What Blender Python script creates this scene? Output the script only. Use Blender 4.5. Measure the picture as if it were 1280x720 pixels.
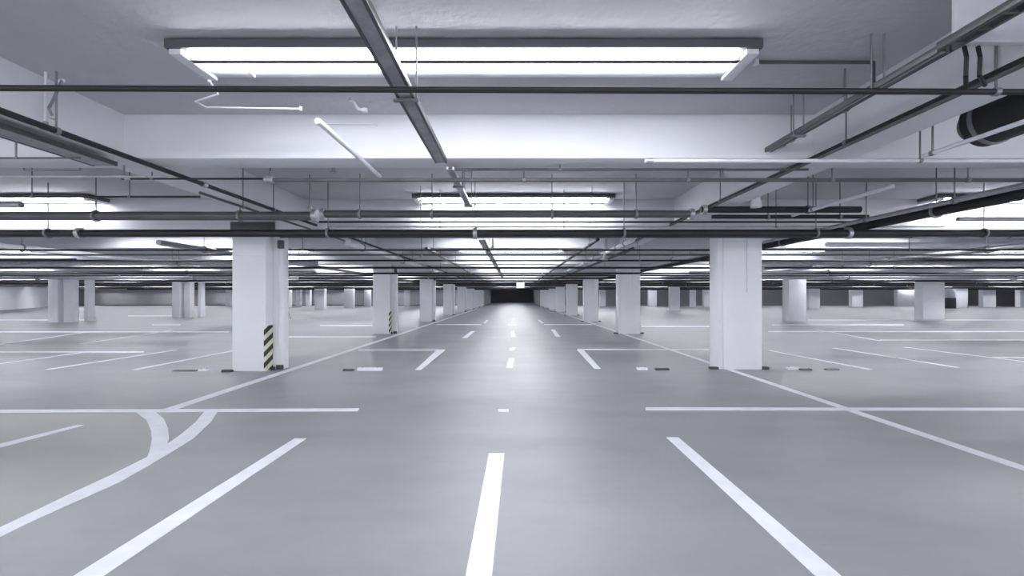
import bpy, bmesh, math, random
from mathutils import Vector, Matrix
random.seed(7)
sc = bpy.context.scene
for o in list(bpy.data.objects): bpy.data.objects.remove(o)
COL = sc.collection
# ------------------------------------------------------------------ camera, world, exposure
CAMH = 1.6          # camera height
FPX = 569.0         # focal length in px of a 1280 wide frame
HX, HY = 642.0, 371.0
cam_d = bpy.data.cameras.new('camera'); cam = bpy.data.objects.new('camera', cam_d); COL.objects.link(cam)
cam.location = (0, 0, CAMH); cam.rotation_euler = (math.pi/2, 0, 0)
cam_d.sensor_width = 36; cam_d.lens = FPX/1280*36
cam_d.shift_x = -(HX-640)/1280; cam_d.shift_y = (HY-360)/1280
cam_d.clip_start = 0.05; cam_d.clip_end = 400
sc.camera = cam
w = bpy.data.worlds.new('world'); sc.world = w; w.use_nodes = True
w.node_tree.nodes['Background'].inputs[0].default_value = (0.90, 0.915, 0.97, 1)
w.node_tree.nodes['Background'].inputs[1].default_value = 2.7
sc.view_settings.view_transform = 'Standard'; sc.view_settings.look = 'None'
sc.view_settings.gamma = 1; sc.view_settings.use_curve_mapping = False
sc.view_settings.exposure = 0.92
LAMP_E = 23.5
LAMP_C = (0.95, 0.965, 1.0, 1)

def FL(px, py):                 # pixel on the floor -> (x, y)
    d = CAMH*FPX/(py-HY); return ((px-HX)*d/FPX, d)
def PX(px, d): return (px-HX)*d/FPX

# ------------------------------------------------------------------ materials
def newmat(name):
    m = bpy.data.materials.new(name); m.use_nodes = True
    return m, m.node_tree, m.node_tree.nodes['Principled BSDF']
def simple(name, c, rough=0.5, metal=0.0, var=0.08, scale=6.0, bump=0.0, bscale=60):
    m, t, b = newmat(name)
    tc = t.nodes.new('ShaderNodeTexCoord'); n = t.nodes.new('ShaderNodeTexNoise'); n.inputs['Scale'].default_value = scale
    n.inputs['Detail'].default_value = 4
    t.links.new(tc.outputs['Object'], n.inputs['Vector'])
    r = t.nodes.new('ShaderNodeValToRGB'); t.links.new(n.outputs['Fac'], r.inputs['Fac'])
    r.color_ramp.elements[0].position = 0.3; r.color_ramp.elements[1].position = 0.7
    r.color_ramp.elements[0].color = (c[0]*(1-var), c[1]*(1-var), c[2]*(1-var), 1)
    r.color_ramp.elements[1].color = (min(1, c[0]*(1+var)), min(1, c[1]*(1+var)), min(1, c[2]*(1+var)), 1)
    t.links.new(r.outputs['Color'], b.inputs['Base Color'])
    b.inputs['Roughness'].default_value = rough; b.inputs['Metallic'].default_value = metal
    if bump:
        n2 = t.nodes.new('ShaderNodeTexNoise'); n2.inputs['Scale'].default_value = bscale; n2.inputs['Detail'].default_value = 3
        t.links.new(tc.outputs['Object'], n2.inputs['Vector'])
        bp = t.nodes.new('ShaderNodeBump'); bp.inputs['Strength'].default_value = bump; bp.inputs['Distance'].default_value = 0.02
        t.links.new(n2.outputs['Fac'], bp.inputs['Height']); t.links.new(bp.outputs['Normal'], b.inputs['Normal'])
    return m
M = {}
M['slab'] = simple('ceiling_concrete', (0.56, 0.555, 0.59), 0.85, var=0.06, scale=0.7, bump=0.5, bscale=9)
M['beam'] = simple('painted_beam', (0.74, 0.74, 0.79), 0.75, var=0.04, scale=0.8, bump=0.08, bscale=14)
M['column'] = simple('column_paint', (0.80, 0.80, 0.85), 0.6, var=0.03, scale=1.2, bump=0.06, bscale=25)
M['darkpipe'] = simple('dark_pipe', (0.014, 0.014, 0.017), 0.55, var=0.3, scale=3)
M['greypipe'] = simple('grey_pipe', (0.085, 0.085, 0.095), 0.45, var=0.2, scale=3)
M['galv'] = simple('galvanised', (0.42, 0.42, 0.46), 0.38, metal=0.6, var=0.15, scale=8)
M['whitepipe'] = simple('white_pipe', (0.74, 0.74, 0.80), 0.5, var=0.05)
M['rod'] = simple('steel_rod', (0.25, 0.25, 0.27), 0.5, metal=0.4)
M['line'] = simple('line_paint', (0.83, 0.84, 0.90), 0.55, var=0.06, scale=5, bump=0.05, bscale=80)
M['housing'] = simple('lamp_housing', (0.10, 0.10, 0.11), 0.5, var=0.03)
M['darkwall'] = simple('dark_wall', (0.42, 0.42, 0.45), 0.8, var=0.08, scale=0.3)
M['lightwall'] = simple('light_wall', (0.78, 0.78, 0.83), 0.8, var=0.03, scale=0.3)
M['rubber'] = simple('rubber', (0.05, 0.05, 0.055), 0.8)
M['greenfloor'] = simple('green_floor', (0.365, 0.375, 0.37), 0.5, var=0.07, scale=0.9)
M['traygrey'] = simple('tray_grey', (0.34, 0.34, 0.37), 0.5, metal=0.3, var=.2, scale=9)
M['bracket'] = simple('bracket', (0.07, 0.07, 0.075), 0.6, metal=0.3)

def floor_mat():
    m, t, b = newmat('floor_concrete')
    N = t.nodes.new; L = t.links.new
    tc = N('ShaderNodeTexCoord')
    def noise(scale, sx=1, sy=1, detail=4, rot=0):
        mp = N('ShaderNodeMapping'); mp.inputs['Scale'].default_value = (sx, sy, 1); mp.inputs['Rotation'].default_value = (0, 0, rot)
        L(tc.outputs['Object'], mp.inputs['Vector'])
        n = N('ShaderNodeTexNoise'); n.inputs['Scale'].default_value = scale; n.inputs['Detail'].default_value = detail
        L(mp.outputs['Vector'], n.inputs['Vector']); return n
    a = noise(0.35, 1, 2.5, 5); s = noise(0.9, 0.7, 1.5, 7, 0.6); f = noise(14, 1, 1, 3)
    r1 = N('ShaderNodeValToRGB'); L(a.outputs['Fac'], r1.inputs['Fac'])
    r1.color_ramp.elements[0].position = .3; r1.color_ramp.elements[1].position = .72
    r1.color_ramp.elements[0].color = (0.272, 0.276, 0.302, 1); r1.color_ramp.elements[1].color = (0.325, 0.329, 0.36, 1)
    r2 = N('ShaderNodeValToRGB'); L(s.outputs['Fac'], r2.inputs['Fac'])
    r2.color_ramp.elements[0].position = .32; r2.color_ramp.elements[1].position = .5
    r2.color_ramp.elements[0].color = (.86, .86, .86, 1); r2.color_ramp.elements[1].color = (1, 1, 1, 1)
    r3 = N('ShaderNodeValToRGB'); L(f.outputs['Fac'], r3.inputs['Fac'])
    r3.color_ramp.elements[0].color = (.95, .95, .95, 1); r3.color_ramp.elements[1].color = (1.0, 1.0, 1.0, 1)
    mx = N('ShaderNodeMix'); mx.data_type = 'RGBA'; mx.blend_type = 'MULTIPLY'; mx.inputs[0].default_value = 1
    L(r1.outputs['Color'], mx.inputs[6]); L(r2.outputs['Color'], mx.inputs[7])
    mx2 = N('ShaderNodeMix'); mx2.data_type = 'RGBA'; mx2.blend_type = 'MULTIPLY'; mx2.inputs[0].default_value = 1
    L(mx.outputs[2], mx2.inputs[6]); L(r3.outputs['Color'], mx2.inputs[7])
    L(mx2.outputs[2], b.inputs['Base Color'])
    rr = N('ShaderNodeMapRange'); rr.inputs['To Min'].default_value = .35; rr.inputs['To Max'].default_value = .49
    L(s.outputs['Fac'], rr.inputs['Value']); L(rr.outputs['Result'], b.inputs['Roughness'])
    return m
M['floor'] = floor_mat()

def emis(name, c, e):
    m = bpy.data.materials.new(name); m.use_nodes = True; t = m.node_tree
    t.nodes.remove(t.nodes['Principled BSDF'])
    n = t.nodes.new('ShaderNodeEmission'); n.inputs[0].default_value = c; n.inputs[1].default_value = e
    t.links.new(n.outputs[0], t.nodes['Material Output'].inputs[0]); return m
M['tube'] = emis('tube_glow', LAMP_C, LAMP_E)
M['sign'] = emis('sign_glow', (0.8, 0.9, 0.87, 1), 0.9)

def hazard():
    m, t, b = newmat('hazard_tape'); N = t.nodes.new; L = t.links.new
    tc = N('ShaderNodeTexCoord'); sp = N('ShaderNodeSeparateXYZ'); L(tc.outputs['Object'], sp.inputs[0])
    def math_(op, a, bb):
        n = N('ShaderNodeMath'); n.operation = op
        for i, v in enumerate((a, bb)):
            if isinstance(v, (int, float)): n.inputs[i].default_value = v
            else: L(v, n.inputs[i])
        return n.outputs[0]
    v = math_('SUBTRACT', sp.outputs[2], math_('MULTIPLY', sp.outputs[0], 1.0))
    v = math_('ADD', v, math_('MULTIPLY', sp.outputs[1], -0.45))
    v = math_('FRACT', math_('ADD', math_('DIVIDE', v, 0.235), 10.1), 0)
    g = math_('GREATER_THAN', v, 0.5)
    mx = N('ShaderNodeMix'); mx.data_type = 'RGBA'; L(g, mx.inputs[0])
    mx.inputs[6].default_value = (0.02, 0.02, 0.02, 1); mx.inputs[7].default_value = (0.72, 0.74, 0.55, 1)
    L(mx.outputs[2], b.inputs['Base Color']); b.inputs['Roughness'].default_value = .5
    return m
M['hazard'] = hazard()

# ------------------------------------------------------------------ helpers
def box(bm, x0, x1, y0, y1, z0, z1, bev=0.0):
    r = bmesh.ops.create_cube(bm, size=1)
    vs = r['verts']
    bmesh.ops.scale(bm, vec=(x1-x0, y1-y0, z1-z0), verts=vs)
    bmesh.ops.translate(bm, vec=((x0+x1)/2, (y0+y1)/2, (z0+z1)/2), verts=vs)
    if bev:
        es = list({e for v in vs for e in v.link_edges})
        bmesh.ops.bevel(bm, geom=es, offset=bev, segments=2, affect='EDGES', profile=.5)
def tube(bm, p0, p1, r, seg=14, r2=None):
    p0 = Vector(p0); p1 = Vector(p1); v = p1-p0
    rr = bmesh.ops.create_cone(bm, cap_ends=True, segments=seg, radius1=r, radius2=r if r2 is None else r2, depth=v.length)
    q = Vector((0, 0, 1)).rotation_difference(v.normalized())
    bmesh.ops.rotate(bm, verts=rr['verts'], cent=(0, 0, 0), matrix=q.to_matrix())
    bmesh.ops.translate(bm, verts=rr['verts'], vec=(p0+p1)/2)
def obj(name, bm, mat, parent=None, smooth=True):
    bmesh.ops.recalc_face_normals(bm, faces=bm.faces[:])
    me = bpy.data.meshes.new(name); bm.to_mesh(me); bm.free()
    me.materials.append(mat)
    if smooth:
        for p in me.polygons: p.use_smooth = True
        try: me.set_sharp_from_angle(angle=math.radians(35))
        except Exception: pass
    o = bpy.data.objects.new(name, me); COL.objects.link(o)
    if parent: o.parent = parent
    return o
def thing(name, label, cat, loc=(0, 0, 0), group=None):
    o = bpy.data.objects.new(name, None); COL.objects.link(o); o.location = loc; o.empty_display_size = .2
    o['label'] = label; o['category'] = cat
    if group: o['group'] = group
    return o
def tag(o, label, cat, group=None):
    o['label'] = label; o['category'] = cat
    if group: o['group'] = group
    return o
KIDS = {}
def dup(root, loc, label, group):
    r = root.copy(); COL.objects.link(r); r.location = loc; r['label'] = label; r['group'] = group
    for ch in root.children:
        c = ch.copy(); COL.objects.link(c); c.parent = r
        for g in ch.children:
            d = g.copy(); COL.objects.link(d); d.parent = c
    return r
ORD = ['first', 'second', 'third', 'fourth', 'fifth', 'sixth', 'seventh', 'eighth', 'ninth', 'tenth', 'eleventh', 'twelfth',
       'thirteenth', 'fourteenth', 'fifteenth', 'sixteenth', 'seventeenth', 'eighteenth', 'nineteenth', 'twentieth']
def Z(H): return CAMH+H

H_SLAB, H_SOF, H_PRI = 2.08, 1.58, 1.40
DEND = 85.0
# ------------------------------------------------------------------ setting
bm = bmesh.new(); box(bm, -130, 100, -14, 132, -0.3, 0)
floor = obj('floor', bm, M['floor'], smooth=False); floor['kind'] = 'structure'
bm = bmesh.new(); box(bm, -130, 100, -14, 132, Z(H_SLAB), Z(H_SLAB)+.3)
o = obj('ceiling', bm, M['slab'], smooth=False); o['kind'] = 'structure'
def wall(name, x0, x1, y0, y1, mat, z1=Z(H_SLAB)):
    bm = bmesh.new(); box(bm, x0, x1, y0, y1, 0, z1); o = obj(name, bm, mat, smooth=False); o['kind'] = 'structure'; return o
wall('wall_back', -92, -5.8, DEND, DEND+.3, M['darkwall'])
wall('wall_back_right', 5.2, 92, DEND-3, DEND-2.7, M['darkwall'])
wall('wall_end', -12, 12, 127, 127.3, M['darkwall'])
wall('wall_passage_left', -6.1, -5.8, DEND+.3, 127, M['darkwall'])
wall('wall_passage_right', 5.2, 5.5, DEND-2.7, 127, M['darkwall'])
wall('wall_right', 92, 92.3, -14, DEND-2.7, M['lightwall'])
# pale side wall far on the left, running obliquely
bm = bmesh.new()
a = Vector((-54, 44)); b_ = Vector((-83, DEND)); dv = (b_-a).normalized(); nv = Vector((-dv.y, dv.x))*.3
pts = [a, b_, b_+nv, a+nv]
vs = [bm.verts.new((p.x, p.y, 0)) for p in pts]; f = bm.faces.new(vs)
r = bmesh.ops.extrude_face_region(bm, geom=[f]); bmesh.ops.translate(bm, vec=(0, 0, Z(H_SLAB)), verts=[v for v in r['geom'] if isinstance(v, bmesh.types.BMVert)])
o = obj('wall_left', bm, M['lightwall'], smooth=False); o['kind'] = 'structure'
bm = bmesh.new(); box(bm, -92, -5.8, DEND-.08, DEND, 0, .12)
o = obj('baseboard_back', bm, M['rubber'], smooth=False); o['kind'] = 'structure'

# ------------------------------------------------------------------ floor paint (parts of the floor)
def poly(name, pts, mat=None, z=0.005, world=False, label=None):
    w_ = pts if world else [FL(*p) for p in pts]
    bm = bmesh.new(); vs = [bm.verts.new((x, y, -0.002)) for x, y in w_]; f = bm.faces.new(vs)
    r = bmesh.ops.extrude_face_region(bm, geom=[f])
    bmesh.ops.translate(bm, vec=(0, 0, z+.002), verts=[v for v in r['geom'] if isinstance(v, bmesh.types.BMVert)])
    bmesh.ops.triangulate(bm, faces=[f for f in bm.faces if len(f.verts) > 4])
    o = obj(name, bm, mat or M['line'], floor, smooth=False)
    if label: o['label'] = label
    return o
def ext(p, q, y):   # extend the px edge p->q to scanline y
    t = (y-p[1])/(q[1]-p[1]); return (p[0]+(q[0]-p[0])*t, y)
def bay(tl, tr, bl, br, lab):
    poly('bay_line', [tl, tr, ext(tr, br, 1000), ext(tl, bl, 1000)], label=lab)
bay((611, 567), (630.5, 567), (582, 720), (615, 720), 'thick white bay line pointing at the camera in the middle')
bay((368, 548.5), (383, 548.5), (93, 720), (130, 720), 'thick white bay line slanting away on the left')
bay((833, 547), (848, 547), (1019, 720), (1051, 720), 'thick white bay line slanting away on the right')
poly('cross_line', [(-500, 514.5), (449, 510.7), (447, 514.2), (-500, 518)], label='long white cross line on the left')
poly('cross_line', [(807, 509.6), (2000, 510.6), (2000, 514.3), (807, 513)], label='long white cross line on the right')
poly('edge_line', [(-4.97, 6.45), (-4.79, 6.45), (-4.79, 60), (-4.94, 60)], world=True, z=.0068, label='white lane edge line along the left columns')
poly('edge_line', [(4.60, 60), (4.76, 60), (4.82, 2.2), (4.68, 2.2)], world=True, z=.0068, label='white lane edge line along the right columns')
c6 = lambda x, y: (x/2.6667, 450+y/2.6667)
outer = [(725, 174), (705, 205), (645, 262), (560, 315), (480, 362), (400, 407), (260, 470), (130, 528), (0, 590), (-150, 655), (-400, 760)]
inner = [(-400, 715), (-150, 622), (0, 560), (120, 503), (240, 445), (370, 385), (490, 325), (553, 284), (602, 250), (652, 208), (680, 174)]
poly('curved_line', [c6(*p) for p in outer+inner], z=.006, label='long white line curving to the near left')
poly('curved_line', [c6(*p) for p in [(455, 176), (520, 175), (546, 197), (560, 228), (563, 262), (556, 284), (490, 327), (500, 300), (506, 265), (503, 235), (488, 200)]], z=.0055,
     label='short thick white curve joining the long one')
poly('green_patch', [c6(*p) for p in [(455, 178), (488, 200), (503, 235), (506, 265), (500, 300), (490, 325), (370, 385), (240, 445), (120, 503), (0, 560), (-150, 622), (-400, 715), (-900, 600), (-900, 184)]],
     M['greenfloor'], z=.002, label='pale greenish floor coating inside the curved line')
poly('bay_line', [(-300, 640), (-300, 628), (97, 531.5), (105, 532)], z=.006)
poly('centre_dash', [(622.5, 511.5), (636, 511.5), (636, 515), (622.5, 515)])
poly('centre_dash', [(636, 448), (643, 448), (641, 460), (632.5, 460)])
poly('centre_dash', [(637.5, 434.5), (644, 434.5), (643, 438.5), (637, 438.5)])
poly('centre_dash', [(639.5, 414), (642.5, 414), (644.5, 421), (639, 421)])
poly('centre_dash', [(635, 405.2), (645, 405.2), (645, 407), (635, 407)])
poly('centre_dash', [(640, 398), (643, 398), (643.5, 400.5), (639.5, 400.5)])
for tl, tr, br, bl in [((546, 437.5), (557, 437.5), (526.5, 462.5), (519, 462.5)), ((721, 437.5), (729.5, 437.5), (751, 461), (743, 461)),
                       ((589, 414), (594, 414), (583.5, 422.5), (577.5, 422.5)), ((688.5, 412), (693.5, 412), (700.5, 421), (695, 421)),
                       ((608, 400), (611, 400), (607, 404), (604, 404)), ((672, 400), (675, 400), (680, 404), (677, 404))]:
    poly('bay_tick', [tl, tr, br, bl])
for x0, x1, y, h in [(448, 556, 437.6, 1.4), (722, 900, 437, 1.4), (546, 602, 405.8, .9), (680, 740, 405.8, .9),
                     (-300, 286, 415, 1.2), (960, 1500, 414.5, 1.2), (-200, 180, 440, 1.5), (965, 1130, 406, 1.0),
                     (400, 466, 407, 1.0), (802, 900, 408, 1.2), (160, 216, 395, .7), (190, 226, 406, .8), (358, 470, 421, 1.0), (1100, 1400, 425, .9),
                     (-100, 120, 400, .8), (1010, 1500, 400, .7), (1240, 1400, 447, 1.6)]:
    poly('cross_line', [(x0, y-h/2), (x1, y-h/2), (x1, y+h/2), (x0, y+h/2)], z=.0045)
def slant(p, q, w_=0.13):
    (xa, ya), (xb, yb) = FL(*p), FL(*q); v = Vector((xb-xa, yb-ya)).normalized(); n = Vector((-v.y, v.x))*w_/2
    poly('bay_line', [(xa+n.x, ya+n.y), (xb+n.x, yb+n.y), (xb-n.x, yb-n.y), (xa-n.x, ya-n.y)], world=True)
for p, q in [((167, 462.5), (292, 438.5)), ((59, 462), (220, 437.5)), ((-60, 463), (108, 440)), ((960, 438), (1088, 462)), ((1042, 435), (1197, 459.5)), ((1130, 434), (1330, 458)),
             ((100, 430), (215, 413)), ((-40, 436), (110, 415)), ((1020, 412), (1100, 426))]:
    slant(p, q)

# ------------------------------------------------------------------ columns
TOP = Z(H_PRI)
def guard_bm(x1, y0):
    bm = bmesh.new()
    box(bm, x1-.035, x1+.012, y0-.012, y0, .02, .98); box(bm, x1, x1+.012, y0, y0+.27, .02, .98); return bm
def left_column(loc, label, group):
    t = thing('concrete_column', label, 'column', loc, group)
    bm = bmesh.new(); box(bm, -.36, .36, 0, .55, 0, TOP, .012); s = obj('shaft', bm, M['column'], t)
    bm = bmesh.new(); box(bm, .36, .58, .29, .55, 0, TOP, .01); obj('pier', bm, M['column'], t)
    obj('corner_guard', guard_bm(.36, 0), M['hazard'], t, False)['label'] = 'yellow and black striped corner guard'
    bm = bmesh.new(); box(bm, -.37, .37, -.01, .56, TOP-.52, TOP-.50, .004); obj('joint_band', bm, M['column'], t)
    bm = bmesh.new(); box(bm, .44, .60, .27, .29, 0, .1, .004); box(bm, .36, .42, .2, .29, 0, .06, .004); obj('foot_plate', bm, M['bracket'], t)
    bm = bmesh.new(); tube(bm, (.50, .27, .5), (.50, .27, TOP-.05), .018); obj('conduit', bm, M['whitepipe'], t)
    bm = bmesh.new(); box(bm, .50, .62, .20, .285, TOP-.34, TOP-.16, .01); obj('junction_box', bm, M['greypipe'], t)
    return t
def right_column(loc, label, group):
    t = thing('concrete_column', label, 'column', loc, group)
    bm = bmesh.new(); box(bm, -.40, .44, 0, .6, 0, TOP, .012); obj('shaft', bm, M['column'], t)
    bm = bmesh.new(); box(bm, -.50, -.40, .05, .5, 0, TOP, .01); obj('pier', bm, M['column'], t)
    bm = bmesh.new(); box(bm, -.41, .45, -.01, .61, TOP-.18, TOP-.14, .004); obj('joint_band', bm, M['column'], t)
    bm = bmesh.new(); tube(bm, (.10, -.012, 1.7), (.10, -.012, TOP-.02), .012); obj('conduit', bm, M['whitepipe'], t)
    bm = bmesh.new(); box(bm, -.68, -.50, .02, .14, 0, .05, .004); box(bm, .44, .6, .0, .12, 0, .06, .004); obj('foot_plate', bm, M['bracket'], t)
    return t
SP = 9.75
NL = 8
lc = None
for n in range(1, NL+1):
    lab = f'white concrete column with setback pier, {ORD[n-1]} along left side of centre aisle'
    if n == 1: lab = 'large white column left of the centre aisle with yellow and black striped corner'
    loc = (-5.67, SP*n, 0)
    lc = left_column(loc, lab, 'columns left of the centre aisle') if n == 1 else lc
    if n > 1: r_ = dup(lc, loc, lab, 'columns left of the centre aisle')
    if n > 2:
        for c in [c for c in r_.children if c.name.startswith('corner_guard')]: bpy.data.objects.remove(c)
bm = bmesh.new(); box(bm, -.36, .58, -.07, -.025, Z(1.30), Z(1.60), .01); obj('dark_top', bm, M['greypipe'], lc)  # dark grey box added to darken the column top, in front of the beam
for n in range(1, NL+1):
    lab = f'white concrete column, {ORD[n-1]} along right side of centre aisle'
    if n == 1: lab = 'large white column right of the centre aisle, nearest on that side'
    loc = (5.02, 10.0+9.62*(n-1), 0)
    rc = right_column(loc, lab, 'columns right of the centre aisle') if n == 1 else rc
    if n > 1: dup(rc, loc, lab, 'columns right of the centre aisle')
# columns farther to the sides : (x0, x1, base y, kind, label)
side = [
 (60, 93, 403, 'tri', 'group of white column slabs nearest the pale left wall'),
 (215, 241, 397, 'tri', 'group of white column slabs standing left of the big striped column'),
 (282, 290, 383, 's', 'far white column just left of the big striped column'),
 (357, 362, 384.5, 's', 'thin far column just right of the big striped column'),
 (370, 375, 383, 's', 'thin far white column, second right of the big striped column'),
 (382, 387, 383, 's', 'thin far white column, third right of the big striped column'),
 (393, 405, 387, 's', 'white column midway back, widest between first and second left aisle columns'),
 (430, 441, 385.5, 's', 'far white column left of the second left aisle column, wider of two'),
 (455, 462, 383.5, 's', 'far white column touching left edge of the second left aisle column in view'),
 (505, 511, 383, 's', 'far thin column seen between second and third left aisle columns'),
 (750, 757, 383, 's', 'far thin column seen between second and third right aisle columns'),
 (811, 821, 383.2, 's', 'far column just right of the second right aisle column'),
 (838, 850, 388.5, 's', 'white column midway back, widest between the two nearest right aisle columns'),
 (864, 870, 384, 's', 'far narrow column midway between the two nearest right aisle columns'),
 (880, 891, 384, 's', 'far column just left of the nearest right aisle column'),
 (986, 1008, 402, 's', 'white column next to the right of nearest right aisle column'),
 (1011, 1025, 386, 's', 'far column directly right of the nearer white column beside the big one'),
 (1065, 1079, 384, 's', 'far column standing alone midway across the right dark wall'),
 (1122, 1144, 383.5, 's', 'far broad column left of the wide white column on the right'),
 (1154, 1181, 399.5, 's', 'wide white column far out on the right'),
 (1193, 1210, 385, 's', 'far column directly right of the wide white column'),
 (1229, 1245, 384, 's', 'far column, second right of the wide white column'),
 (1275, 1292, 384, 's', 'far column cut by the right edge of the picture'),
]
for x0, x1, yb, kind, lab in side:
    d = min(CAMH*FPX/(yb-HY), 78.5); xa, xb = PX(x0, d), PX(x1, d); wd = xb-xa
    t = thing('concrete_column', lab, 'column', ((xa+xb)/2, d, 0), 'columns out to the sides')
    if kind == 'tri':
        for i, (u, v, dy) in enumerate([(-.5, -.14, 0), (0.0, .3, .15), (.36, .5, .9)]):
            bm = bmesh.new(); box(bm, u*wd, v*wd, dy, dy+.5, 0, TOP, .012); obj('slab_pier', bm, M['column'], t)
        bm = bmesh.new(); box(bm, -.5*wd-.01, .3*wd+.01, -.01, .7, TOP-.3, TOP, .01); obj('capital', bm, M['column'], t)
    else:
        bm = bmesh.new(); box(bm, -.5*wd, .5*wd, 0, .7, 0, TOP, .012); obj('shaft', bm, M['column'], t)
        bm = bmesh.new(); box(bm, .5*wd-.015, .5*wd+.05, .2, .65, 0, TOP, .01); obj('pier', bm, M['column'], t)
        bm = bmesh.new(); box(bm, -.5*wd-.02, .5*wd+.02, -.02, .72, TOP-.22, TOP-.16, .01); obj('joint_band', bm, M['column'], t)

# ------------------------------------------------------------------ beams
def beam(x0, x1, y0, y1, zb, label, group, ch=0.02):
    bm = bmesh.new(); box(bm, x0, x1, y0, y1, zb, Z(H_SLAB)+.05, ch)
    o = obj('concrete_beam', bm, M['beam']); tag(o, label, 'beam', group)
def hw(d): return min(92, 60) if d > 30 else 55
k = 0
ds = [-9.3, -4.5, 0.3]
d = 5.2; i = 0
cross_beams = []
cross_beams.append((5.2, 5.6, H_SOF))
n = 1
for n in range(1, NL+1):
    cross_beams.append((SP*n-.02, SP*n+.62, H_PRI))
    cross_beams.append((SP*n+4.95, SP*n+5.35, H_SOF))
for i, (y0, y1, H) in enumerate(cross_beams):
    xl, xr = (-70, 70) if y0 < 40 else (-80, 90)
    if y0 < 40: xl = -50
    if i == 0: lab = 'broad pale concrete beam crossing overhead, the nearest behind the large strip light'
    elif i == 1: lab = 'pale concrete cross beam carried by the two nearest aisle columns'
    else: lab = f'pale concrete beam crossing the whole garage, {ORD[i]} from the camera'
    beam(xl, xr, y0, y1, Z(H), lab, 'concrete beams crossing the garage')
beam(-4.90, -4.45, -6, DEND-.3, Z(H_SOF)+.003, 'long concrete beam running away overhead on the left side of the aisle', 'beams running along the aisle')
beam(3.43, 3.90, -6, DEND-3.3, Z(H_SOF)+.003, 'long concrete beam running away overhead on the right side of the aisle', 'beams running along the aisle')
bm = bmesh.new(); box(bm, 2.93, 3.45, 3.0, 3.05, Z(1.68), Z(H_SLAB)+.02, .01)
t = obj('bulkhead', bm, M['whitepipe']); tag(t, 'bright white bulkhead box under the ceiling in the top right corner', 'bulkhead')

# ------------------------------------------------------------------ strip lights
def lamp_proto(L, label, loc, drop=0.0, group=None):
    t = thing('strip_light', label, 'light', loc, group)      # origin on the slab, centre of near edge
    zt = -drop-(0 if drop else .015)
    bm = bmesh.new(); box(bm, -L/2, L/2, 0, .50, zt-.07, zt, .006)
    obj('housing', bm, M['housing'], t)
    for y0, y1 in ((.035, .10), (.185, .33)):
        bm = bmesh.new(); box(bm, -L/2+.16, L/2-.16, y0, y1, zt-.105, zt-.066, .015); obj('light_tube', bm, M['tube'], t)
    bm = bmesh.new(); box(bm, -L/2+.13, L/2-.13, .115, .17, zt-.116, zt-.068, .004); obj('divider', bm, M['housing'], t)
    bm = bmesh.new(); box(bm, -L/2+.13, L/2-.13, .35, .47, zt-.085, zt-.068, .004); obj('reflector_lip', bm, M['whitepipe'], t)
    for s in (-1, 1):
        bm = bmesh.new(); xx = s*(L/2-.075); box(bm, xx-.05, xx+.05, .02, .48, zt-.112, zt-.068, .005); obj('end_cap', bm, M['whitepipe'], t)
    if drop:
        for s in (-1, 1):
            bm = bmesh.new(); tube(bm, (s*L*.38, .3, 0), (s*L*.38, .3, zt), .01, 6); obj('hanger_rod', bm, M['rod'], t)
    return t
zs = Z(H_SLAB)
L1 = lamp_proto(4.80, 'large strip light with two glowing tubes overhead, nearest the camera', (-.40, 3.64, zs), group='strip lights over the centre aisle')
# small clips on the first lamp
bm = bmesh.new(); tube(bm, (PX(283, 3.64)+.40, .02, -.08), (PX(283, 3.64)+.42, .36, -.145), .012, 8); obj('wire_clip', bm, M['whitepipe'], L1)
SUR = lamp_proto(4.10, 'second strip light back over the centre aisle, dark edge just under the ceiling', (0, 9.15, zs), group='strip lights over the centre aisle')
HNG = None
rows = [(-.1, 'over the centre aisle')]
for j in range(1, 8):  # outermost rows added to light the far walls
    rows.append((-10.6*j, f'{ORD[j-1]} row left of the centre aisle'))
    rows.append((10.6*j, f'{ORD[j-1]} row right of the centre aisle'))
dlist = [-6.5, -1.6, 3.64, 9.15]+[SP*n_+a_ for n_ in range(1, 9) for a_ in (4.05, 8.85)][:15]
for cx, rl in rows:
    cen = abs(cx) < 1
    for i, dd in enumerate(dlist):
        if cen and i in (2, 3): continue
        if abs(cx) > 35 and dd < 20: continue
        if abs(cx) > 50 and dd < 30: continue
        if cx < -50 and dd < -cx: continue
        if not cen and dd < 0 and abs(cx) > 15: continue
        lab = f'hanging strip light, {rl}, {ORD[i]} bay back'
        grp = 'strip lights over the centre aisle' if cen else 'strip lights in the side bays'
        if dd < 10:
            dup(SUR, (cx, dd, zs), lab.replace('hanging', 'ceiling mounted'), grp)
        elif HNG is None:
            HNG = lamp_proto(4.5, lab, (cx, dd, zs), .10, grp)
        else: dup(HNG, (cx, dd, zs), lab, grp)

for xx, dd, wh in ((-50.5, 46, 'nearest end of'), (-57.5, 56, 'middle of'), (-64, 65, 'far end of')):  # extra lamps added to brighten the pale left wall
    dup(HNG, (xx, dd, zs), f'added hanging strip light beside the {wh} the pale left wall', 'strip lights in the side bays')
for dd in (92, 101, 111):  # lamps added in the passage so its far end is not black
    dup(HNG, (0, dd, zs), f'added hanging strip light in the dark end passage, {ORD[[92, 101, 111].index(dd)]} beyond the back wall', 'strip lights over the centre aisle')
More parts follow.
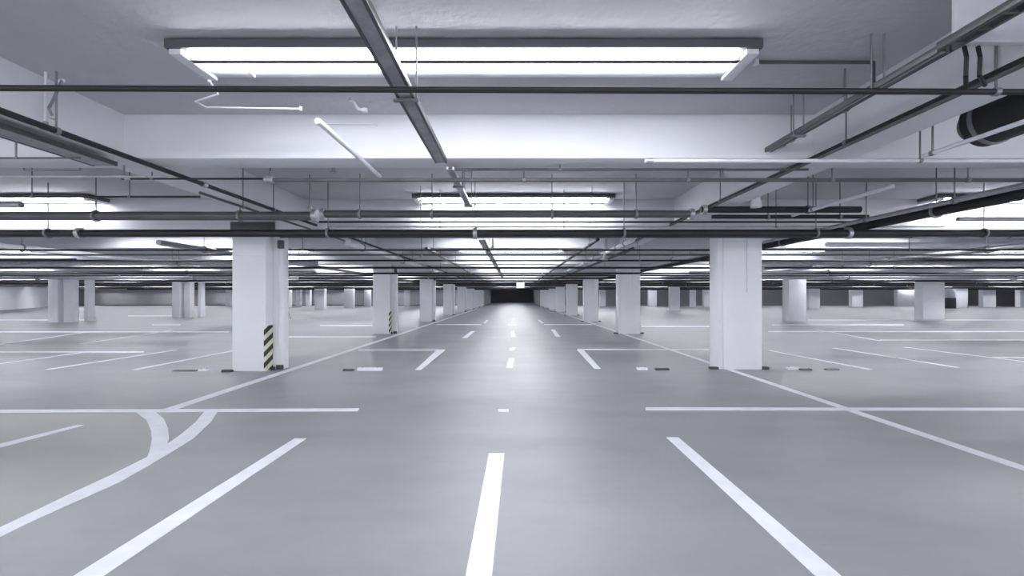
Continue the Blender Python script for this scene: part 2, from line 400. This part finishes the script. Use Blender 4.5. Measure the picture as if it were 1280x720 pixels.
# ------------------------------------------------------------------ pipes
def hpipe(p0, p1, r, mat, label, grp=None, hang=(), flanges=(), seg=14, name='pipe', clampr=1.35):
    """p0,p1 world points; hang/flanges = fractions along the run"""
    p0, p1 = Vector(p0), Vector(p1); mid = (p0+p1)/2
    t = thing(name, label, 'pipe', mid, grp)
    bm = bmesh.new(); tube(bm, p0-mid, p1-mid, r, seg); obj('pipe_run', bm, M[mat], t)
    dirv = (p1-p0).normalized()
    for f in hang:
        c = p0+(p1-p0)*f-mid
        bm = bmesh.new(); tube(bm, c+Vector((0, 0, r*.5)), Vector((c.x, c.y, zs-mid.z+.01)), .009, 6)
        tube(bm, c-dirv*.018, c+dirv*.018, r*clampr, 12); obj('hanger', bm, M['rod'], t)
    for f in flanges:
        c = p0+(p1-p0)*f-mid
        bm = bmesh.new(); tube(bm, c-dirv*.035, c+dirv*.035, r*1.5, 12); obj('coupling', bm, M['galv'], t)
    return t
def cross(y, t, H, px0, px1, mat, label, hang=(), fl=(), y2=None, name='pipe'):
    """a run across the garage whose centre shows at height y; t = thickness in px"""
    d = H*FPX/(HY-y); r = t/2*d/FPX
    z0 = Z(H); z1 = z0 if y2 is None else CAMH+(HY-y2)*d/FPX
    x0, x1 = PX(px0, d), PX(px1, d)
    fr = lambda p: (PX(p, d)-x0)/(x1-x0)
    return hpipe((x0, d, z0), (x1, d, z1), r, mat, label, 'pipes crossing the garage', [fr(p) for p in hang], [fr(p) for p in fl], name=name)
cross(109.5, 7.6, 1.48, -160, 1420, 'darkpipe', 'straight dark pipe crossing the whole picture just below the large strip light', (-40, 840+405, 1350), (), 115.5)
cross(201, 4.6, 1.44, 806, 1500, 'whitepipe', 'bright pale pipe across the right, in front of the nearest beam edge', (1150,), (812,))
cross(225, 5.0, 1.44, 330, 1500, 'greypipe', 'dark grey pipe crossing below the nearest beam from left fitting to right edge', (655, 860, 1040, 1210), (335, 338))
cross(223.5, 2.4, 1.50, 152, 328, 'darkpipe', 'thin dark conduit left of the fitting below the nearest beam', (190,), (160,))
cross(197.5, 2.2, 1.40, -300, 100, 'greypipe', 'thin grey conduit at far left below the tray, topmost there', (20,))
cross(221, 2.5, 1.44, -300, 210, 'galv', 'light steel conduit at far left, with a small fitting', (155,), (155,))
cross(246, 2.6, 1.46, -400, 250, 'darkpipe', 'thin dark pipe at left, above the thick grey pipe', (162, 40))
cross(270, 11, 1.39, -500, 396, 'greypipe', 'thick grey pipe across the left, above the black one', (120, 300), (394,))
cross(267.5, 9.5, 1.40, 402, 866, 'greypipe', 'thick grey pipe across the middle behind the second strip light', (450, 540, 690, 795), (404, 864))
cross(277.5, 2.4, 1.40, 396, 1100, 'darkpipe', 'thin dark conduit just under the thick grey pipe in the middle', (526, 740))
cross(283.5, 2.2, 1.36, 410, 1180, 'galv', 'thin steel conduit just above the black pipe', (550, 705, 970))
cross(291.5, 9.5, 1.16, -600, 1800, 'darkpipe', 'thick black pipe crossing the whole picture in front of the nearest columns', (60, 410, 594, 780, 1020, 1230), (100, 594, 1060))
cross(296.5, 2.0, 1.20, 350, 1140, 'greypipe', 'thin grey conduit clinging under the thick black pipe')
cross(262, 8, 1.48, 876, 1075, 'darkpipe', 'dark pipe behind the right beam, above the right aisle column', (1010,), (880,))
cross(271, 5, 1.44, 890, 1085, 'darkpipe', 'dark pipe just under another, above the right aisle column', (960, 1050))
cross(212, 3.0, 1.52, 560, 1010, 'greypipe', 'thin grey pipe tucked behind the nearest beam', (700,))
# second and further bays: runs across, hung at varying heights
random.seed(3)
far = [(11.3, 1.16, .03, 'darkpipe'), (12.6, 1.16, .035, 'greypipe'), (14.3, 1.14, .04, 'darkpipe'), (16.6, 1.06, .05, 'darkpipe'),
       (18.2, 1.16, .05, 'galv'), (19.2, .99, .055, 'darkpipe'), (22.6, 1.06, .06, 'darkpipe'), (26.4, 1.08, .07, 'darkpipe'),
       (31, 1.08, .09, 'darkpipe'), (36.6, 1.10, .1, 'darkpipe'), (42, 1.15, .09, 'greypipe'), (46, 1.1, .1, 'darkpipe'), (56, 1.2, .12, 'darkpipe'), (66, 1.25, .12, 'darkpipe')]
for i, (d, H, r, mt) in enumerate(far):
    r = r*.75; H = min(H, 1.19-r)
    xl, xr = (-48, 60) if d < 40 else (-56, 75)
    hs = [random.uniform(.1, .9) for _ in range(6)]
    kind = {'darkpipe': 'dark', 'greypipe': 'grey', 'galv': 'steel'}[mt]
    hpipe((xl, d, Z(H)), (xr, d, Z(H)), r, mt, f'{kind} pipe crossing behind the nearest columns, {ORD[i]} towards the back wall',
          'pipes crossing farther back', hs, (hs[0]+.01, hs[3]-.01), seg=10)
# bundles of short runs in the side bays
sb = [(-45, -8, 10.9, 1.47, .05, 'galv'), (-50, -16, 12.8, 1.52, .08, 'darkpipe'), (-40, -7, 16.25, 1.2, .08, 'galv'), (-44, -14, 14.55, 1.18, .05, 'darkpipe'), (-48, -9, 20.7, 1.08, .1, 'galv'),
      (6, 45, 10.9, 1.45, .05, 'galv'), (9, 50, 13.1, 1.50, .07, 'whitepipe'), (7, 45, 16.25, 1.2, .08, 'galv'), (12, 48, 14.55, 1.18, .05, 'darkpipe'), (8, 50, 20.7, 1.08, .1, 'whitepipe'), (15, 50, 7.0, 1.50, .05, 'greypipe'),
      (-40, -8, 7.4, 1.50, .05, 'galv'), (8, 40, 8.2, 1.40, .04, 'galv'), (13, 50, 25.3, 1.1, .14, 'galv'), (-50, -12, 25.3, 1.1, .14, 'galv')]
cnt = {'left': 0, 'right': 0}
for x0, x1, d, H, r, mt in sb:
    s = 'left' if x0 < 0 else 'right'
    kind = {'darkpipe': 'dark pipe', 'greypipe': 'grey pipe', 'galv': 'steel pipe', 'whitepipe': 'white pipe'}[mt]
    hpipe((x0, d, Z(H)), (x1, d, Z(H)), r, mt, f'{kind} hung in the {s} side bays, about {round(d)} metres ahead of the camera', f'side bay pipes on the {s}', (.15, .4, .62, .85), (.4,), seg=10)

# runs along the aisle
def along(x, H, d0, d1, r, mat, label, hang=(), fl=(), name='pipe'):
    return hpipe((x, d0, Z(H)), (x, d1, Z(H)), r, mat, label, 'pipes running along the aisle',
                 [(h-d0)/(d1-d0) for h in hang], [(h-d0)/(d1-d0) for h in fl], name=name)
along(-4.22, 1.53, 1.5, 60, .028, 'darkpipe', 'dark pipe running away along the bottom of the left long beam', (4.2, 8.0, 13, 19), (6.2, 8.6))
along(-4.34, 1.44, 6.3, 40, .02, 'greypipe', 'thin grey conduit beside the dark pipe under the left long beam', (7.3, 12))
along(-1.70, 1.53, 3.95, 5.78, .026, 'whitepipe', 'short white pipe angled overhead left of the cable tray', (), ())
along(5.0, 1.46, 6.0, 8.6, .03, 'whitepipe', 'white pipe slanting overhead right of the right long beam', (7.6,))
along(3.36, 1.56, 1.0, 60, .022, 'darkpipe', 'dark conduit along the lower edge of the right long beam', (4.6, 7.4, 12))
along(3.30, 1.50, 1.0, 30, .016, 'greypipe', 'thin grey conduit beneath the dark one on the right long beam', ())
along(3.02, 1.72, 1.0, 5.18, .03, 'darkpipe', 'dark round conduit on rods left of the right long beam', (4.15, 4.95), (5.14,))
along(6.2, 1.355, 3.5, 45, .038, 'galv', 'thick pipe with pale top slanting back on the right', (6.4, 8, 12, 16))
along(6.5, 1.315, 3.5, 45, .08, 'darkpipe', 'thick dark pipe beside the pale topped pipe on the right', (7, 11))
along(2.85, 1.36, 10.9, 40, .06, 'whitepipe', 'long white pipe running down the right of the aisle', (11.6, 14, 18, 24), (12.5, 16))
along(3.15, 1.27, 12, 44, .045, 'greypipe', 'grey pipe beside the long white pipe right of the aisle', (13, 17, 22))
along(5.6, 1.30, 11, 45, .07, 'whitepipe', 'pale pipe running back behind the right columns', (12, 16))
along(2.0, 1.36, 10.8, 45, .04, 'darkpipe', 'dark pipe running down the aisle between strip light and white pipe', (12, 17))
along(-4.0, 1.30, 11, 50, .08, 'whitepipe', 'broad pale pipe running back just left of the aisle', (12, 16.4, 22))
along(-2.3, 1.28, 12, 50, .04, 'greypipe', 'thin grey pipe running back over the left lane', (13, 18, 24))
along(-8.5, 1.30, 10.9, 48, .07, 'galv', 'steel pipe running back behind the left columns', (12.5, 18))
along(-13.5, 1.34, 10.9, 48, .08, 'whitepipe', 'pale pipe running back far in the left bays', (12.5, 18))
along(13.0, 1.30, 10.9, 48, .08, 'galv', 'steel pipe running back far in the right bays', (12.5, 18))
along(4.05, 1.39, 2.6, 4.5, .02, 'whitepipe', 'thin white pipe under the dark duct at the right edge', (4.4,))

# cable trays
def tray(x, H, d0, d1, wd, label, rungs, mat='galv', hangs=(), hgt=.05):
    mid = (d0+d1)/2
    t = thing('cable_tray', label, 'cable tray', (x, mid, Z(H)), None)
    for s in (-1, 1):
        bm = bmesh.new(); box(bm, s*wd/2-.012, s*wd/2+.012, d0-mid, d1-mid, -hgt/2, hgt/2, .003); obj('side_rail', bm, M[mat], t)
    if rungs < 0:
        bm = bmesh.new(); box(bm, -wd/2+.012, wd/2-.012, d0-mid+.005, d1-mid-.005, -hgt/2+.006, -hgt/2+.012); obj('tray_bottom', bm, M['traygrey'], t)
    for i in range(rungs):
        bm = bmesh.new(); y = d0-mid+(d1-d0)*(i+.5)/rungs; box(bm, -wd/2+.012, wd/2-.012, y-.012, y+.012, -hgt/2+.004, -hgt/2+.016)
        obj('rung', bm, M[mat], t)
    bm = bmesh.new()
    for u in ((0,) if rungs > 0 else (-.25, 0.02, .27)): tube(bm, (u*wd, d0-mid+.03, -hgt/2+.035), (u*wd, d1-mid-.03, -hgt/2+.035), wd*.11, 8)
    obj('cables', bm, M['greypipe'], t)
    for h in hangs:
        bm = bmesh.new()
        for s in (-1, 1): tube(bm, (s*(wd/2+.02), h-mid, -.03), (s*(wd/2+.02), h-mid, zs-Z(H)+.01), .007, 6)
        box(bm, -wd/2-.04, wd/2+.04, h-mid-.015, h-mid+.015, -hgt/2-.02, -hgt/2); obj('hanger', bm, M['rod'], t)
    return t
tray(-.825, 1.545, .8, 5.19, .115, 'straight steel cable tray running overhead across the large strip light', -1, 'greypipe', hangs=(3.5,))
tray(-.74, 1.50, 5.3, 7.55, .07, 'narrow steel tray continuing beyond the nearest beam', -1, hangs=(6.1, 7.4), hgt=.04)
tray(-.72, 1.28, 10.4, 30, .12, 'dark cable tray running down the middle of the aisle farther back', -1, 'greypipe', hangs=(12, 16, 22))
tray(2.80, 1.62, .8, 2.95, .10, 'cable ladder with open rungs in the top right corner', 14, 'greypipe', hangs=(1.6,))
tray(2.88, 1.66, 3.05, 5.15, .06, 'cable tray hung on rods beside the right long beam', -1, 'greypipe', hangs=(3.6, 4.6))
tray(-4.62, 1.50, .8, 5.15, .26, 'broad grey cable tray hung under the left long beam', -1, 'greypipe', hangs=(3.9,))
# hanging loop of cable at the right
bm = bmesh.new()
for dx, sg in ((0, 0), (.09, .04)):
    pts = [Vector((2.99+dx, 3.02, Z(1.66))), Vector((2.985+dx, 3.0, Z(1.58))), Vector((3.0+dx, 3.02, Z(1.47))), Vector((3.06+dx+sg, 3.08, Z(1.43)))]
    for a, b_ in zip(pts, pts[1:]): tube(bm, a, b_, .013, 8)
tag(obj('hanging_cable', bm, M['darkpipe']), 'pair of dark cables looping down from tray in the top right', 'cable')
# dark round duct
bm = bmesh.new(); tube(bm, (4.43, 1.5, Z(1.72)), (4.43, 4.30, Z(1.64)), .225, 28); tube(bm, (4.43, 4.30, Z(1.64)), (4.43, 4.42, Z(1.64)), .225, 28, .13)
du = thing('air_duct', 'fat dark round duct with rounded end at the right edge', 'duct', (0, 0, 0)); obj('duct_run', bm, M['darkpipe'], du)
for y in (3.4, 4.2):
    bm = bmesh.new()
    tube(bm, (4.43, y, Z(1.8)), (4.43, y, zs), .01, 6); tube(bm, (4.43, y-.02, Z(1.64)), (4.43, y+.02, Z(1.64)), .233, 28)
    obj('duct_strap', bm, M['rod'], du)

# conduits around the first lamp
def wire(name, pts, r, mat, label, cat='conduit', ends=True):
    bm = bmesh.new()
    for a, b_ in zip(pts, pts[1:]): tube(bm, a, b_, r, 8)
    base = thing(name, label, cat, (0, 0, 0)); obj('run', bm, M[mat], base)
    if ends:
        for p in (pts[0], pts[-1]):
            bm = bmesh.new(); p = Vector(p); tube(bm, p-Vector((0, 0, .02)), p+Vector((0, 0, .02)), r*1.8, 10)
            obj('end_fitting', bm, M['whitepipe'], base)
    return base
def at(px, py, H):
    d = H*FPX/(HY-py); return (PX(px, d), d, Z(H))
wire('conduit', [(-2.74, 4.1, zs-.13), (-2.74, 4.22, zs-.2), at(244, 127, 1.85), at(258, 134, 1.85), at(376, 136, 1.85)], .008, 'whitepipe', 'bent white conduit dropping from the left end of the large strip light')
wire('conduit', [at(395, 155, 1.967), at(470, 155, 1.967)], .007, 'whitepipe', 'short white conduit on the beam face left of the cable tray')
wire('conduit', [at(440, 124, 2.07), at(447, 136, 2.0), at(456, 138, 2.0)], .016, 'whitepipe', 'small bent white fitting left of the cable tray')
p = at(945, 78, 2.06); q = at(1092, 78, 2.06)
wire('conduit', [p, q, (q[0], q[1], Z(1.85))], .014, 'greypipe', 'grey conduit running right from the large strip light then dropping')
wire('conduit', [at(78, 100, 2.075), at(66, 126, 1.8), at(61, 135, 1.75), at(66, 146, 1.7)], .012, 'galv', 'small curved steel conduit above the left tray')
wire('conduit', [at(30, 213, 1.64)[:2]+(zs,), at(30, 213, 1.64), at(100, 213, 1.64), at(100, 213, 1.64)[:2]+(zs,)], .01, 'galv', 'short steel conduit at far left edge below the tray')

# ceiling-hung small devices
def sprinkler(px, py, H, label, mat='whitepipe', s=1.0):
    x, d, z = at(px, py, H)
    t = thing('sprinkler', label, 'sprinkler', (x, d, z), 'ceiling sprinklers')
    bm = bmesh.new(); tube(bm, (0, 0, .0), (0, 0, zs-z+.01), .012*s, 8); obj('drop_pipe', bm, M[mat], t)
    bm = bmesh.new(); tube(bm, (0, 0, -.06*s), (0, 0, 0), .03*s, 12, .018*s); tube(bm, (0, 0, -.075*s), (0, 0, -.065*s), .045*s, 12); obj('head', bm, M['galv'], t)
sprinkler(57, 152, 1.62, 'sprinkler on a drop pipe at upper left')
sprinkler(338, 214, 1.68, 'sprinkler behind the nearest beam at left', 'rod')
sprinkler(417, 209, 1.70, 'sprinkler behind the nearest beam, left of the white pipe', 'rod')
sprinkler(903, 216, 1.66, 'sprinkler behind the nearest beam at right', 'rod')
sprinkler(387, 255, 1.58, 'sprinkler left of the thick pipe join', 'rod')
sprinkler(616, 305, 1.2, 'sprinkler hanging over the aisle centre', 'rod')
sprinkler(756, 318, 1.15, 'sprinkler hanging right of the aisle centre', 'whitepipe', 2)
sprinkler(527, 318, 1.15, 'sprinkler hanging left of the aisle centre', 'rod')
x, d, z = at(945, 247, 1.62)
t = thing('ceiling_speaker', 'white bell shaped fixture hanging above the nearest right column', 'fixture', (x, d, z))
bm = bmesh.new(); tube(bm, (0, 0, -.16), (0, 0, .05), .085, 20, .06); tube(bm, (0, 0, .05), (0, 0, .12), .06, 20, .03); obj('shell', bm, M['whitepipe'], t)
bm = bmesh.new(); tube(bm, (0, 0, .1), (0, 0, zs-z+.01), .012, 8); obj('stem', bm, M['rod'], t)
x, d, z = at(650.5, 356.5, .75)
t = thing('hanging_sign', 'small pale lit sign hanging over the far end of the aisle', 'sign', (x, d, z))
bm = bmesh.new(); box(bm, -.29, .29, 0, .06, -.21, .21, .01); obj('sign_case', bm, M['housing'], t)
bm = bmesh.new(); box(bm, -.25, .25, -.01, .0, -.17, .17); obj('sign_face', bm, M['sign'], t)
bm = bmesh.new()
for s in (-.2, .2): tube(bm, (s, .03, .2), (s, .03, zs-z+.01), .012, 6)
obj('hanger_rod', bm, M['rod'], t)
x, d = FL(1189, 385.5)
t = thing('wall_cabinet', 'dark cabinet under a bright panel beside the wide white column', 'cabinet', (x, d, 0))
bm = bmesh.new(); box(bm, -.7, .7, 0, .4, 0, 1.45, .02); obj('cabinet_body', bm, M['bracket'], t)
bm = bmesh.new(); box(bm, -.7, .7, .1, .3, 1.46, 2.7, .02); obj('bright_panel', bm, M['whitepipe'], t)

# ------------------------------------------------------------------ floor objects
def stop(px0, px1, py, mat, label, h=.07):
    (x0, d), (x1, _) = FL(px0, py), FL(px1, py)
    t = thing('wheel_stop', label, 'wheel stop', ((x0+x1)/2, d, 0), 'low wheel stops by the columns')
    w_ = (x1-x0)/2
    bm = bmesh.new()
    prof = [(0, 0), (.12, 0), (.09, h), (.03, h)]
    a = [bm.verts.new((-w_, y, z)) for y, z in prof]; b_ = [bm.verts.new((w_, y, z)) for y, z in prof]
    bm.faces.new(a); bm.faces.new(b_[::-1])
    for i in range(4): bm.faces.new([a[i], b_[i], b_[(i+1) % 4], a[(i+1) % 4]])
    obj('stop_body', bm, M[mat], t, False)
    bm = bmesh.new()
    for s in (-.6, .6): tube(bm, (s*w_, .06, h-.01), (s*w_, .06, h+.008), .02, 8)
    obj('bolt_cap', bm, M['rod'], t)
stop(428, 441, 464, 'greypipe', 'small dark wheel stop left of centre, in the left lane', .04)
stop(446, 477, 463.5, 'whitepipe', 'pale wheel stop in the left lane beside a dark one', .06)
stop(797, 810, 462.5, 'whitepipe', 'short pale wheel stop in the right lane', .05)
stop(820, 837, 463, 'greypipe', 'short dark wheel stop in the right lane', .04)
stop(276, 288, 465.5, 'rubber', 'black wheel stop against the left of the striped column', .05)
stop(215, 243, 464.5, 'greypipe', 'dark wheel stop farther left of the striped column', .03)
stop(247, 258, 464, 'whitepipe', 'short pale wheel stop left of the striped column', .04)
stop(985, 1000, 462, 'whitepipe', 'short pale wheel stop right of the nearest right column', .05)
stop(1002, 1016, 463, 'greypipe', 'short dark wheel stop right of the nearest right column', .03)
stop(1034, 1050, 463, 'greypipe', 'dark wheel stop farthest right of the nearest right column', .03)
# trestle behind the striped column
x, d = FL(357, 399)
t = thing('folding_trestle', 'small grey folding trestle standing behind the striped column', 'trestle', (x, d, 0))
for s in (-1, 1):
    bm = bmesh.new()
    for yy in (-.2, .2): tube(bm, (s*.26, yy, .0), (0, yy, .85), .025, 8)
    obj('leg_frame', bm, M['greypipe'], t)
bm = bmesh.new(); box(bm, -.06, .06, -.3, .3, .83, .9, .01); obj('top_rail', bm, M['rubber'], t)
